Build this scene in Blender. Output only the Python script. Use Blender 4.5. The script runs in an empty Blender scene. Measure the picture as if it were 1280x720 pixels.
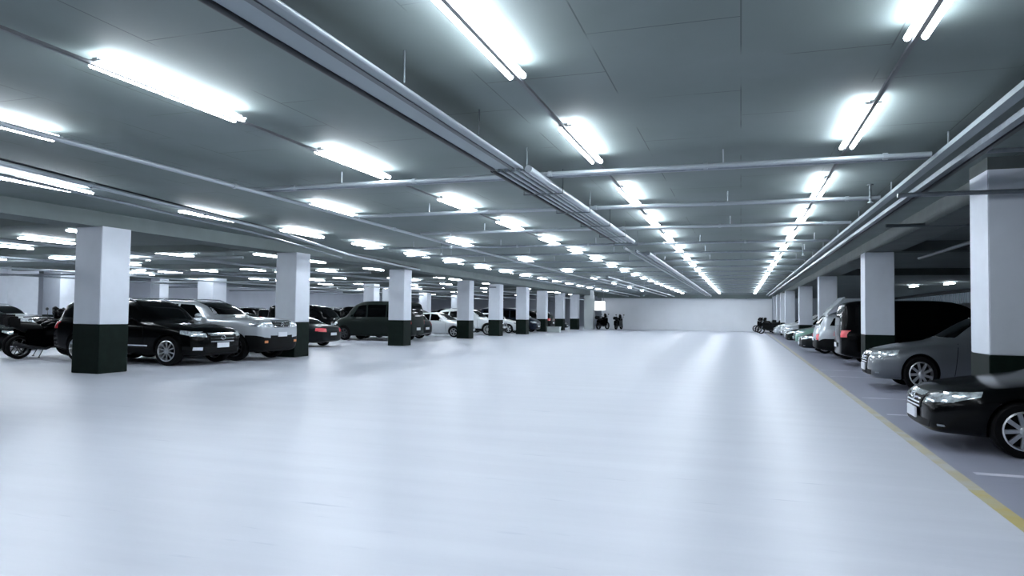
import bpy, bmesh, math, random
from mathutils import Vector, Matrix
from mathutils.bvhtree import BVHTree
random.seed(7)
S = bpy.context.scene
C = S.collection
PI = math.pi

# ------------------------------------------------------------------ camera
EYE = 1.6
_f, _vx, _vy, _roll = 870.0, 926.0, 395.0, 0.0125
d_cam = Vector((_vx-640, -(_vy-360), -_f)).normalized()
d2_cam = Vector((_vx+1000-640, -(_vy+1000*_roll-360), -_f))
up_cam = d2_cam.cross(d_cam).normalized()
if up_cam.y < 0: up_cam = -up_cam
x_cam = d_cam.cross(up_cam)
cam_data = bpy.data.cameras.new('camera')
cam_data.sensor_width = 36.0
cam_data.lens = _f/1280*36.0
cam_data.clip_end = 400
cam = bpy.data.objects.new('camera', cam_data)
C.objects.link(cam)
cam.matrix_world = Matrix.Translation((0, 0, EYE)) @ Matrix((x_cam, d_cam, up_cam)).to_4x4()
S.camera = cam

# ------------------------------------------------------------------ world, exposure
W = bpy.data.worlds.new('world'); S.world = W; W.use_nodes = True
W.node_tree.nodes['Background'].inputs[0].default_value = (0.62, 0.72, 0.85, 1)
W.node_tree.nodes['Background'].inputs[1].default_value = 4.0
S.view_settings.view_transform = 'Standard'
S.view_settings.look = 'None'
S.view_settings.exposure = 1.44
S.view_settings.gamma = 1.0
S.view_settings.use_curve_mapping = False
TUBE_POWER = 22.0
TUBE_COLOUR = (0.86, 0.92, 1.0)
S.cycles.max_bounces = 7
S.cycles.diffuse_bounces = 4
S.cycles.glossy_bounces = 4
S.cycles.transmission_bounces = 3
S.cycles.sample_clamp_indirect = 6.0
S.cycles.use_denoising = True

CEIL = 3.965
SOFFIT = 3.6

# ------------------------------------------------------------------ materials
def mat(name, col, rough=0.5, metal=0.0, emit=None, power=0.0, coat=0.0, noise=0.0, nscale=6.0, spec=None, bump=0.0):
    m = bpy.data.materials.new(name); m.use_nodes = True
    nt = m.node_tree; b = nt.nodes['Principled BSDF']
    b.inputs['Base Color'].default_value = (*col, 1)
    b.inputs['Roughness'].default_value = rough
    b.inputs['Metallic'].default_value = metal
    b.inputs['Coat Weight'].default_value = coat
    b.inputs['Coat Roughness'].default_value = 0.06
    if spec is not None: b.inputs['Specular IOR Level'].default_value = spec
    if emit:
        b.inputs['Emission Color'].default_value = (*emit, 1)
        b.inputs['Emission Strength'].default_value = power
    if noise or bump:
        tc = nt.nodes.new('ShaderNodeTexCoord'); n = nt.nodes.new('ShaderNodeTexNoise')
        n.inputs['Scale'].default_value = nscale; n.inputs['Detail'].default_value = 4
        nt.links.new(tc.outputs['Object'], n.inputs['Vector'])
        if noise:
            r = nt.nodes.new('ShaderNodeValToRGB')
            r.color_ramp.elements[0].position = .3; r.color_ramp.elements[1].position = .7
            r.color_ramp.elements[0].color = (*[c*(1-noise) for c in col], 1)
            r.color_ramp.elements[1].color = (*[min(1, c*(1+noise)) for c in col], 1)
            nt.links.new(n.outputs['Fac'], r.inputs['Fac']); nt.links.new(r.outputs['Color'], b.inputs['Base Color'])
        if bump:
            bp = nt.nodes.new('ShaderNodeBump'); bp.inputs['Strength'].default_value = bump; bp.inputs['Distance'].default_value = .01
            nt.links.new(n.outputs['Fac'], bp.inputs['Height']); nt.links.new(bp.outputs['Normal'], b.inputs['Normal'])
    return m

M = {}
M['white_paint'] = mat('white_paint', (.60, .64, .70), .55, noise=.03, nscale=3)
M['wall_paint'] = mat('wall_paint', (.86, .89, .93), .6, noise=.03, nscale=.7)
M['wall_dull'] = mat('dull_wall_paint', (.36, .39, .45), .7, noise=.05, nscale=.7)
M['band'] = mat('band_paint', (.0045, .0105, .008), .6, noise=.2, nscale=5, spec=.12)
M['beam'] = mat('beam_concrete', (.125, .155, .155), .7, noise=.08, nscale=2)
M['galv'] = mat('galvanised_steel', (.24, .27, .30), .35, .75, noise=.12, nscale=9)
M['galv_dark'] = mat('dull_steel', (.10, .12, .13), .5, .5)
M['tray_bed'] = mat('tray_sheet', (.26, .30, .32), .5, .1)
M['galv_light'] = mat('bright_steel', (.33, .37, .40), .4, .4)
M['black_steel'] = mat('black_steel', (.012, .014, .018), .45, .2)
M['rail'] = mat('lamp_rail', (.12, .13, .14), .5, .3)
M['tube'] = mat('lamp_tube', (.9, .95, 1), .4, emit=TUBE_COLOUR, power=TUBE_POWER)
M['cap'] = mat('lamp_cap', (.55, .58, .6), .5)
M['glass'] = mat('car_glass', (.001, .0012, .0015), .06, 0, spec=.2)
M['plastic'] = mat('black_plastic', (.003, .0035, .004), .6, spec=.15)
M['tyre'] = mat('tyre_rubber', (.003, .003, .0035), .8, spec=.12)
M['rim'] = mat('alloy_rim', (.62, .64, .66), .28, .9)
M['rim_dark'] = mat('dark_alloy', (.05, .055, .06), .4, .8)
M['chrome'] = mat('chrome', (.8, .82, .85), .12, 1)
M['lamp'] = mat('headlamp_lens', (.55, .6, .66), .1, .5, coat=1, noise=.6, nscale=16)
M['red'] = mat('tail_lamp_red', (.55, .03, .04), .2, 0, coat=1)
M['red_lit'] = mat('tail_lamp_bright', (.85, .09, .11), .25, 0, coat=1)
M['amber'] = mat('amber_lens', (.7, .25, .08), .25, coat=.6)
M['plate'] = mat('number_plate', (.72, .75, .8), .4)
M['sign_white'] = mat('sign_white', (.9, .92, .95), .4, emit=(.9, .95, 1), power=.7)
M['crate'] = mat('grey_crate', (.5, .55, .55), .6)
def paint(name, col, metal=.3, rough=.3): return mat(name, col, rough, metal, coat=.08 if sum(col) < .1 else .8, spec=.12 if sum(col) < .1 else .5)
P = dict(black=paint('black_car_paint', (.0012, .0015, .0018), 0, .18), graphite=paint('graphite_car_paint', (.012, .015, .017), .2),
         silver=paint('silver_car_paint', (.50, .54, .58), .45, .35), grey=paint('grey_car_paint', (.13, .145, .16), .6, .3),
         white=paint('white_car_paint', (.66, .70, .72), 0, .35), green=paint('dark_green_paint', (.003, .008, .0065), 0, .5),
         mint=paint('pale_green_paint', (.20, .36, .30), .2, .35), navy=paint('navy_car_paint', (.01, .015, .028), .3))

def floor_material():
    m = bpy.data.materials.new('polished_floor'); m.use_nodes = True
    nt = m.node_tree; b = nt.nodes['Principled BSDF']; N = nt.nodes.new; K = nt.links.new
    tc = N('ShaderNodeTexCoord')
    mp = N('ShaderNodeMapping'); mp.inputs['Scale'].default_value = (.18, 1.5, 1); K(tc.outputs['Object'], mp.inputs['Vector'])
    n1 = N('ShaderNodeTexNoise'); n1.inputs['Scale'].default_value = 1.4; n1.inputs['Detail'].default_value = 7; n1.inputs['Roughness'].default_value = .65
    K(mp.outputs['Vector'], n1.inputs['Vector'])
    n2 = N('ShaderNodeTexNoise'); n2.inputs['Scale'].default_value = .35; n2.inputs['Detail'].default_value = 3
    K(tc.outputs['Object'], n2.inputs['Vector'])
    r1 = N('ShaderNodeValToRGB'); r1.color_ramp.elements[0].position = .28; r1.color_ramp.elements[1].position = .7
    r1.color_ramp.elements[0].color = (.53, .56, .64, 1); r1.color_ramp.elements[1].color = (.62, .65, .725, 1)
    K(n1.outputs['Fac'], r1.inputs['Fac'])
    # small dark scuffs
    mp3 = N('ShaderNodeMapping'); mp3.inputs['Scale'].default_value = (.5, 5, 1); K(tc.outputs['Object'], mp3.inputs['Vector'])
    n3 = N('ShaderNodeTexNoise'); n3.inputs['Scale'].default_value = 2.2; n3.inputs['Detail'].default_value = 5
    K(mp3.outputs['Vector'], n3.inputs['Vector'])
    r3 = N('ShaderNodeValToRGB'); r3.color_ramp.elements[0].position = .24; r3.color_ramp.elements[1].position = .34
    r3.color_ramp.elements[0].color = (.78, .80, .84, 1); r3.color_ramp.elements[1].color = (1, 1, 1, 1)
    K(n3.outputs['Fac'], r3.inputs['Fac'])
    mx = N('ShaderNodeMix'); mx.data_type = 'RGBA'; mx.blend_type = 'MULTIPLY'; mx.inputs[0].default_value = 1
    K(r1.outputs['Color'], mx.inputs[6]); K(r3.outputs['Color'], mx.inputs[7])
    # bays beyond the yellow line are bare, duller concrete
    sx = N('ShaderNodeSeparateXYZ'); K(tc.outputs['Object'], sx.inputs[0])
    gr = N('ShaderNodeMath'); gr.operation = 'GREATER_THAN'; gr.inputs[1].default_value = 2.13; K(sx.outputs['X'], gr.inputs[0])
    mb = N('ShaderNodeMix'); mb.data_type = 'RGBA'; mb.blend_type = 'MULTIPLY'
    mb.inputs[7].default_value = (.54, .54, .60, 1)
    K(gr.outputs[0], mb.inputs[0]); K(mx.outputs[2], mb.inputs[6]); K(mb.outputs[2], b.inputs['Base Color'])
    rr = N('ShaderNodeMapRange'); rr.inputs['To Min'].default_value = .30; rr.inputs['To Max'].default_value = .48
    K(n1.outputs['Fac'], rr.inputs['Value']); K(rr.outputs[0], b.inputs['Roughness'])
    b.inputs['Specular IOR Level'].default_value = .55
    bp = N('ShaderNodeBump'); bp.inputs['Strength'].default_value = .12; bp.inputs['Distance'].default_value = .02
    K(n1.outputs['Fac'], bp.inputs['Height']); K(bp.outputs['Normal'], b.inputs['Normal'])
    return m
def ceiling_material():
    m = bpy.data.materials.new('concrete_ceiling'); m.use_nodes = True
    nt = m.node_tree; b = nt.nodes['Principled BSDF']; N = nt.nodes.new; K = nt.links.new
    tc = N('ShaderNodeTexCoord')
    n = N('ShaderNodeTexNoise'); n.inputs['Scale'].default_value = .5; n.inputs['Detail'].default_value = 6
    K(tc.outputs['Object'], n.inputs['Vector'])
    r = N('ShaderNodeValToRGB'); r.color_ramp.elements[0].position = .3; r.color_ramp.elements[1].position = .7
    r.color_ramp.elements[0].color = (.128, .162, .158, 1); r.color_ramp.elements[1].color = (.160, .195, .194, 1)
    K(n.outputs['Fac'], r.inputs['Fac'])
    # thin formwork seams
    br = N('ShaderNodeTexBrick'); br.inputs['Scale'].default_value = 1.0
    br.inputs['Brick Width'].default_value = 1.9; br.inputs['Row Height'].default_value = 1.25; br.inputs['Mortar Size'].default_value = .007
    br.inputs['Color1'].default_value = (1, 1, 1, 1); br.inputs['Color2'].default_value = (.95, .96, .95, 1); br.inputs['Mortar'].default_value = (.45, .47, .47, 1)
    mp = N('ShaderNodeMapping'); mp.inputs['Rotation'].default_value = (0, 0, PI/2); K(tc.outputs['Object'], mp.inputs['Vector'])
    K(mp.outputs['Vector'], br.inputs['Vector'])
    n2 = N('ShaderNodeTexNoise'); n2.inputs['Scale'].default_value = .8; K(tc.outputs['Object'], n2.inputs['Vector'])
    r2 = N('ShaderNodeValToRGB'); r2.color_ramp.elements[0].position = .46; r2.color_ramp.elements[1].position = .56
    K(n2.outputs['Fac'], r2.inputs['Fac'])
    mx = N('ShaderNodeMix'); mx.data_type = 'RGBA'; mx.blend_type = 'MULTIPLY'
    K(r2.outputs['Color'], mx.inputs[0]); K(r.outputs['Color'], mx.inputs[6]); K(br.outputs['Color'], mx.inputs[7])
    K(mx.outputs[2], b.inputs['Base Color']); b.inputs['Roughness'].default_value = .75
    return m
def line_paint(name, col, wear):
    m = mat(name, col, .5)
    nt = m.node_tree; b = nt.nodes['Principled BSDF']; N = nt.nodes.new
    tc = N('ShaderNodeTexCoord'); n = N('ShaderNodeTexNoise'); n.inputs['Scale'].default_value = 3; n.inputs['Detail'].default_value = 6
    r = N('ShaderNodeValToRGB'); r.color_ramp.elements[0].position = .4; r.color_ramp.elements[1].position = .62
    r.color_ramp.elements[0].color = (*col, 1); r.color_ramp.elements[1].color = (*wear, 1)
    nt.links.new(tc.outputs['Object'], n.inputs['Vector']); nt.links.new(n.outputs['Fac'], r.inputs['Fac']); nt.links.new(r.outputs['Color'], b.inputs['Base Color'])
    return m
M['yellow'] = line_paint('worn_yellow_paint', (.50, .455, .32), (.52, .52, .50))
M['yellow_new'] = line_paint('fresh_yellow_paint', (.52, .43, .17), (.50, .46, .30))
M['bayline'] = line_paint('worn_white_paint', (.74, .74, .82), (.48, .49, .56))

M['floor'] = floor_material(); M['ceiling'] = ceiling_material()
# ------------------------------------------------------------------ mesh helpers
def link(name, me, m=None, parent=None, loc=None):
    o = bpy.data.objects.new(name, me); C.objects.link(o)
    if m is not None:
        me.materials.clear()
        for x in (m if isinstance(m, (list, tuple)) else [m]): me.materials.append(x)
    if parent is not None: o.parent = parent
    if loc is not None: o.location = loc
    return o
def tomesh(bm, name, smooth=False):
    me = bpy.data.meshes.new(name)
    bmesh.ops.recalc_face_normals(bm, faces=bm.faces[:])
    bm.to_mesh(me); bm.free()
    if smooth: me.polygons.foreach_set('use_smooth', [True]*len(me.polygons))
    return me
def autosmooth(me, ang=35):
    me.polygons.foreach_set('use_smooth', [True]*len(me.polygons))
    me.set_sharp_from_angle(angle=math.radians(ang))
    return me
def add_box(bm, lo, hi, bev=0.0):
    lo = Vector(lo); hi = Vector(hi)
    g = bmesh.ops.create_cube(bm, size=1)
    vs = g['verts']
    bmesh.ops.scale(bm, vec=hi-lo, verts=vs); bmesh.ops.translate(bm, vec=(lo+hi)/2, verts=vs)
    if bev:
        es = list({e for v in vs for e in v.link_edges})
        bmesh.ops.bevel(bm, geom=es, offset=bev, segments=2, affect='EDGES')
def box(name, lo, hi, m, parent=None, bev=0.0, loc=None):
    bm = bmesh.new(); add_box(bm, lo, hi, bev)
    return link(name, tomesh(bm, name), m, parent, loc)
def add_tube(bm, pts, r, n=8, caps=True):
    pts = [Vector(p) for p in pts]; rings = []
    for i, p in enumerate(pts):
        t = (pts[min(i+1, len(pts)-1)]-pts[max(i-1, 0)]).normalized()
        a = t.orthogonal().normalized() if abs(t.z) > .95 else t.cross(Vector((0, 0, 1))).normalized()
        b = t.cross(a).normalized()
        rr = r[i] if isinstance(r, (list, tuple)) else r
        rings.append([bm.verts.new(p+(a*math.cos(2*PI*k/n)+b*math.sin(2*PI*k/n))*rr) for k in range(n)])
    for u, v in zip(rings, rings[1:]):
        for k in range(n): bm.faces.new((u[k], u[(k+1) % n], v[(k+1) % n], v[k]))
    if caps: bm.faces.new(rings[0][::-1]); bm.faces.new(rings[-1])
def tube(name, pts, r, m, parent=None, n=8, loc=None):
    bm = bmesh.new(); add_tube(bm, pts, r, n)
    return link(name, autosmooth(tomesh(bm, name), 50), m, parent, loc)
def add_lathe(bm, prof, axis='Y', n=24, close=False):
    rings = []
    for r, h in prof:
        ring = []
        for k in range(n):
            a = 2*PI*k/n; c, s = math.cos(a)*r, math.sin(a)*r
            ring.append(bm.verts.new((c, h, s) if axis == 'Y' else (c, s, h)))
        rings.append(ring)
    seq = list(zip(rings, rings[1:]))
    if close: seq.append((rings[-1], rings[0]))
    for u, v in seq:
        for k in range(n): bm.faces.new((u[k], u[(k+1) % n], v[(k+1) % n], v[k]))
    return rings
def tag(o, label, cat, group=None):
    o['label'] = label; o['category'] = cat
    if group: o['group'] = group
    return o
def thing(name, label, cat, loc=(0, 0, 0), rz=0.0, group=None):
    o = bpy.data.objects.new(name, None); C.objects.link(o); o.empty_display_size = .2
    o.location = loc; o.rotation_euler = (0, 0, rz)
    return tag(o, label, cat, group)
def struct(o): o['kind'] = 'structure'; return o
kids = {}
def children(o): return [c for c in kids.get(o.name, [])]
def index_children():
    kids.clear()
    for o in C.objects:
        if o.parent: kids.setdefault(o.parent.name, []).append(o)
def copy_tree(o, parent=None, swap=None):
    c = o.copy(); C.objects.link(c)
    if parent is not None: c.parent = parent
    if swap and c.type == 'MESH':
        for s in c.material_slots:
            src = s.material
            if src in swap:
                s.link = 'OBJECT'; s.material = swap[src]
            else:
                s.link = 'OBJECT'; s.material = src
    for ch in children(o): copy_tree(ch, c, swap)
    return c
ORD = ['first', 'second', 'third', 'fourth', 'fifth', 'sixth', 'seventh', 'eighth', 'ninth', 'tenth', 'eleventh', 'twelfth', 'thirteenth', 'fourteenth',
       'fifteenth', 'sixteenth', 'seventeenth', 'eighteenth', 'nineteenth', 'twentieth', 'twenty-first', 'twenty-second', 'twenty-third', 'twenty-fourth']

# ------------------------------------------------------------------ the hall
XL, XR, YN, YF = -46.0, 17.0, -9.0, 84.0
struct(box('floor', (XL-1, YN-1, -.3), (XR+8, 100, 0), M['floor']))
struct(box('ceiling', (XL-1, YN-1, CEIL), (XR+8, 100, CEIL+.3), M['ceiling']))
struct(box('wall_back', (-14.6, 76, 0), (3.05, 76.4, CEIL), M['wall_paint']))
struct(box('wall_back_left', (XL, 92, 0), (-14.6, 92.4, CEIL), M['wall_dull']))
struct(box('wall_back_right', (3.05, 96, 0), (XR+6, 96.4, CEIL), M['wall_paint']))
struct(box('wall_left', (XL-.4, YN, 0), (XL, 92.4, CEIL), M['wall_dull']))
struct(box('wall_front', (XL, YN-.4, 0), (XR+6, YN, CEIL), M['wall_paint']))
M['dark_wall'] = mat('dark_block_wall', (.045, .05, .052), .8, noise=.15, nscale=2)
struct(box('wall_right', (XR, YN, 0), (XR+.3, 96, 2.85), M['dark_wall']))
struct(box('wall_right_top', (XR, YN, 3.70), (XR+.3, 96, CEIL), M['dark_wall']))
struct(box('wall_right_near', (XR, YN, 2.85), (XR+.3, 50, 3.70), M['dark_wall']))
# louvred opening high in the right wall
bm = bmesh.new()
for k in range(72): add_box(bm, (XR+.02, 50.2+k*.62, 2.85), (XR+.28, 50.2+k*.62+.22, 3.70))
struct(link('window_1', tomesh(bm, 'window_1'), M['galv_dark']))
# beams (part of the slab)
def beam(lo, hi): struct(box('ceiling_beam', lo, hi, M['beam']))
beam((-15.9, YN, SOFFIT), (-14.95, 75.9, CEIL))
M['beam_shaded'] = mat('shaded_beam_concrete', (.075, .09, .09), .8, noise=.15, nscale=2)  # darker beam concrete: dimness of the right bay put into the colour
struct(box('ceiling_beam', (3.42, 11.75, 3.78), (XR-.01, 12.6, CEIL), M['beam_shaded']))
struct(box('ceiling_beam', (3.75, 12.61, SOFFIT-.02), (4.5, 95.9, CEIL), M['beam_shaded']))
for y in (13.3, 20.6, 29.6, 38.5, 47, 56, 65, 74):
    beam((XL+.01, y, 3.74), (-15.91, y+.6, CEIL))
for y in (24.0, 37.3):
    struct(box('ceiling_beam', (4.51, y, SOFFIT+.05), (XR-.01, y+.6, CEIL), M['beam_shaded']))
struct(box('ceiling_beam', (-14.94, 75.3, 3.4), (3.0, 75.95, CEIL), M['ceiling']))

# ------------------------------------------------------------------ pillars
def pillar(x, y, w, d, label, top=SOFFIT, band=1.13, banded=True, tone='white_paint', group='painted concrete pillars'):
    t = thing('pillar', label, 'pillar', (x, y, 0), 0, group)
    box('shaft', (0, 0, band if banded else 0), (w, d, top+.002), M[tone], t, .012)
    if banded:
        o = box('painted_base', (-.004, -.004, 0), (w+.004, d+.004, band+.001), M['band'], t, .012)
        o['label'] = 'dark green-black painted base'
    return t
left_cols = [(-14.8, 12.95), (-14.5, 20.35), (-15.05, 29.5), (-15.9, 39.9), (-15.9, 45.6), (-15.5, 50.6), (-16.3, 59.0), (-16.2, 65.0), (-15.9, 70.0)]
cw = [.85, .82, .8, .8, .8, .8, .8, .8, .8]
for i, (x, y) in enumerate(left_cols):
    near = i == 0
    lab = ('large white pillar with dark base standing before the black SUV, nearest on the left' if i == 0 else
           'white pillar with dark base at the nose of the silver SUV on the left' if i == 1 else
           'white pillar with dark base beside the dark green van, %s along the left row' % ORD[i] if i == 2 else
           'white pillar with dark base, %s from the camera in the row left of the aisle' % ORD[i])
    pillar(x-cw[i], y, cw[i], cw[i], lab, band=1.2 if i < 3 else 1.12)
pillar(-15.8, 72.6, 1.0, .8, 'plain grey pillar without dark base beside the left end of the far wall', banded=False, tone='crate')
right_cols = [(3.42, 11.75, .85), (3.58, 23.4, .8), (3.62, 36.8, .8), (3.60, 48.7, .8), (3.25, 57.5, .7), (3.2, 63, .7), (3.15, 68.5, .7), (3.1, 74, .7), (3.1, 80, .7), (3.1, 87, .7)]
for i, (x, y, w) in enumerate(right_cols):
    lab = ('large white pillar behind the black sedan at the right edge' if i == 0 else
           'white pillar between the silver sedan and the black van on the right' if i == 1 else
           'white pillar rising behind the silver car with its hatch open' if i == 2 else
           'white pillar, %s from the camera in the row right of the aisle' % ORD[i])
    pillar(x, y, w, w, lab, top=3.79 if i == 0 else SOFFIT-.02, band=1.08)
# deeper pillars in the left hall
deep = [(-31.1, 33.9, 1.15, 'white pillar deep in the left hall above the windows of the silver SUV'),
        (-44.0, 43.0, .9, 'slim white pillar far back just right of the nearest left pillar'),
        (-42.6, 29.4, 1.9, 'broad white pillar at the left edge behind the white car'),
        (-43.3, 33.6, 1.5, 'white pillar right of the broad one at the left edge'),
        (-24.5, 42.0, .8, 'white pillar deep in the left hall just right of the second left pillar'),
        (-28.0, 51.0, .8, 'narrow white pillar seen behind the dark sedan with red tail lamp'),
        (-30.0, 62.0, .9, 'white pillar far back above the dark van in the left hall'),
        (-30.0, 70.0, .9, 'white pillar far back above the pickup with wing mirror')]
for x, y, w, lab in deep: pillar(x, y, w, w, lab, top=SOFFIT-.12 if x > -40 else CEIL, banded=True, group='pillars deep in the left hall')

# ------------------------------------------------------------------ fluorescent lights
def make_lamp():
    t = bpy.data.objects.new('fluorescent_light', None); C.objects.link(t); t.empty_display_size = .2
    L = 2.0
    bm = bmesh.new(); add_box(bm, (-.03, .02, .032), (.03, L-.02, .075)); add_box(bm, (-.08, 0, .03), (.08, .02, .05)); add_box(bm, (-.08, L-.02, .03), (.08, L, .05)); add_box(bm, (-.006, .3, .11), (.006, .31, CEIL-3.83)); add_box(bm, (-.006, L-.31, .11), (.006, L-.3, CEIL-3.83))
    link('housing', tomesh(bm, 'housing'), M['cap'], t)
    for s in (-1, 1):
        tube('glowing_tube', [(s*.064, .036, .015), (s*.064, L-.036, .015)], .026, M['tube'], t, 8)
    return t
lamp0 = make_lamp(); lamp_used = [False]
index_children()
def lamp(x, y, label, group, z=3.83):
    if not lamp_used[0]:
        o = lamp0; lamp_used[0] = True
    else: o = copy_tree(lamp0)
    o.location = (x, y, z)
    return tag(o, label, 'ceiling light', group)
ys = [4.5, 8.1, 12.3, 15.8, 19.6] + [23.3+3.7*k for k in range(14)]
aisle = [(-5.65, 'row left of the central cable tray', 0), (-2.02, 'row right of the central cable tray', 0), (1.33, 'row along the right-hand parked cars', 0)]
for x, nm, _ in aisle:
    for k, y in enumerate(ys):
        if x < -5: y += .28
        elif k == 0: y -= .25
        lamp(x, y, 'ceiling light, %s from the camera in the %s' % (ORD[k], nm), nm)
    for k, y in enumerate((.8, -2.9)):
        lamp(x, y, 'ceiling light behind the camera, %s back in the %s' % (ORD[k], nm), nm)
for x, nm, yy in ((-8.7, 'row beside the bright left ceiling pipe', [4.9, 12.6] + [20+7.4*k for k in range(7)]),
                  (-12.2, 'row just before the left pillars', [8.4, 12.7, 16.4, 20.2] + [24+3.7*k for k in range(12)])):
    for k, y in enumerate(yy):
        lamp(x, y, 'ceiling light, %s from the camera in the %s' % (ORD[k], nm), nm)
for r in range(7):
    x = -18.6-3.7*r
    nm = '%s row beyond the left pillars' % ORD[r]
    n = 0
    for k in range(13):
        y = 9.5+5.6*k+(r % 3)*1.3
        if any(abs(y+1-b-.3) < 1.4 for b in (13.3, 20.6, 29.6, 38.5, 47, 56, 65, 74)): y += 2.6
        if y > 84 or y < -x*.42: continue
        lamp(x, y, 'ceiling light, %s from the camera in the %s' % (ORD[n], nm), nm); n += 1
lamp(11.7, 55.0, 'small ceiling light on the left of two in the dark right bay', 'lights in the right bay')
lamp(12.8, 50.5, 'small ceiling light on the right of two in the dark right bay', 'lights in the right bay')
# the rails the lights hang from
for x, nm in ((-5.65, 'left of the central cable tray'), (-2.02, 'just right of the central cable tray'), (1.33, 'above the right side of the aisle')):
    bm = bmesh.new(); add_box(bm, (-.020, -5, 0), (.020, 74.5, .03))
    o = link('lamp_rail', tomesh(bm, 'lamp_rail'), M['rail'], None, (x, 0, 3.826)); tag(o, 'long thin grey rail carrying the lights %s' % nm, 'rail', 'lamp rails')

# ------------------------------------------------------------------ pipes and trays under the ceiling
def pipe(label, pts, r, m='galv', name='steel_pipe', group=None, hang=None, n=10, clamps=None):
    base = Vector(pts[0])
    t = thing(name, label, 'pipe', base, 0, group)
    rel = [Vector(p)-base for p in pts]
    tube('pipe_run', rel, r, M[m], t, n)
    segs = [(a, b, (b-a).length) for a, b in zip(rel, rel[1:])]; L = sum(q[2] for q in segs)
    def along(d):
        for a, b, l in segs:
            if d <= l: return a+(b-a)*(d/l), (b-a).normalized()
            d -= l
        return rel[-1].copy(), (rel[-1]-rel[-2]).normalized()
    if hang:
        d = hang*.6
        while d < L:
            q, dr = along(d)
            bm = bmesh.new(); add_tube(bm, [q+Vector((0, 0, r)), Vector((q.x, q.y, CEIL-base.z))], .011, 6)
            link('hanger_rod', tomesh(bm, 'hanger_rod'), M['galv_light'], t); d += hang
    if clamps:
        d = clamps*.4
        while d < L:
            q, dr = along(d)
            bm = bmesh.new(); add_tube(bm, [q-dr*.03, q+dr*.03], r*1.4, n)
            link('clamp', tomesh(bm, 'clamp'), M['galv_light'], t); d += clamps
    return t
cy = [10.25, 13.75, 17.2, 21.1] + [24.3+3.6*k for k in range(14)]
for k, y in enumerate(cy):
    x0 = -8.3 if k < 3 else -12.3
    pipe('%s silver pipe crossing the aisle under the ceiling from the camera' % ORD[k], [(x0, y, 3.74), (2.36, y, 3.74)], .034 if k < 5 else .03,
         'galv_light' if k in (0, 1, 2) else 'galv', group='pipes crossing the aisle', hang=3.1 if k < 6 else None, clamps=2.3 if k < 4 else None)
    if k < 8:
        pipe('thin upper pipe running beside the %s crossing pipe' % ORD[k], [(x0, y+.2, 3.75), (2.36, y+.2, 3.75)], .024 if k else .036, 'galv', group='upper pipes crossing the aisle')
# right bay continuation
pipe('dull pipe running into the dark right bay in front of the nearest right pillar', [(2.2, 11.5, 3.41), (16.8, 11.5, 3.41)], .035, 'galv', group='pipes in the right bay')
pipe('pipe leaving the right trunking into the right bay in line with the first crossing pipe', [(2.9, 10.25, 3.74), (16.8, 10.25, 3.74)], .03, 'galv', group='pipes in the right bay')
pipe('thin pipe crossing the right bay beside the second right pillar', [(3.0, 16.9, 3.6), (16.8, 16.9, 3.6)], .04, 'galv_dark', group='pipes in the right bay')
pipe('dull pipe along the right bay between the two nearest right pillars', [(4.05+1.2, 9.5, 3.42), (5.15, 23.9, 3.42)], .045, 'galv', group='pipes in the right bay')
# left longitudinal pipes
pipe('bright pipe running lengthwise under the ceiling, upper of the left pipes', [(-7.6, -5, 3.64), (-7.95, 10.2, 3.64), (-8.3, 19.2, 3.64), (-8.4, 60, 3.64)], .034, 'galv_light', group='lengthwise left pipes', clamps=6)
pipe('dark thin pipe just above the bright lengthwise left pipe', [(-7.72, -5, 3.67), (-8.07, 10.2, 3.67), (-8.42, 19.2, 3.67), (-8.52, 60, 3.67)], .03, 'black_steel', group='lengthwise left pipes')
pipe('bright pipe near the left pillars, lower pair', [(-9.0, 1, 3.6), (-9.8, 7.0, 3.6), (-11.1, 14.3, 3.6), (-13.2, 21.6, 3.6), (-14.5, 30, 3.6)], .036, 'galv_light', group='pair of pipes near the left pillars', clamps=3.2)
pipe('thin dark pipe of the pair near the left pillars', [(-9.15, 1, 3.66), (-9.95, 7.0, 3.66), (-11.3, 14.3, 3.66), (-13.4, 21.6, 3.66), (-14.6, 30, 3.66)], .045, 'black_steel', group='pair of pipes near the left pillars')
pipe('thin grey pipe under the pair near the left pillars', [(-9.3, 1, 3.50), (-10.1, 7.0, 3.50), (-11.4, 14.3, 3.50), (-13.5, 21.6, 3.50)], .025, 'galv', group='pair of pipes near the left pillars')
# pipes deep in left hall
for k in range(7):
    y = 11+k*8.6
    pipe('%s crossing pipe beyond the left pillars, counted from the camera' % ORD[k], [(-45.8, y, 3.38), (-16.1, y, 3.38)], .05, 'galv_light' if k % 2 else 'galv', group='pipes beyond the left pillars')
for k in range(4):
    x = -17.3-k*6.1
    pipe('%s lengthwise pipe beyond the left pillars' % ORD[k], [(x, 9+k*2, 3.25), (x, 88, 3.25)], .05, 'galv' if k % 2 else 'galv_light', group='lengthwise pipes beyond the left pillars')

# central cable tray, near half: dark left edge, pale bed, bright right edge
t = thing('cable_tray', 'long cable tray with a black left edge hanging lengthwise over the aisle', 'cable tray', (-3.13, 0, 3.62))
box('tray_bed', (-.20, -4, .03), (.20, 9.28, .045), M['tray_bed'], t)
tube('black_edge_pipe', [(-.235, -4, .03), (-.235, 9.28, .03)], .034, M['black_steel'], t, 10)
tube('bright_edge_pipe', [(.20, -4, .03), (.20, 9.28, .03)], .020, M['galv_light'], t, 10)
box('inner_rail', (.02, -4, .018), (.08, 9.28, .03), M['rail'], t)
for k in range(7):
    tube('hanger_rod', [(.235, -2+k*1.9, .05), (.235, -2+k*1.9, CEIL-3.62)], .01, M['galv_dark'], t, 6)
t['category'] = 'cable tray'
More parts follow.
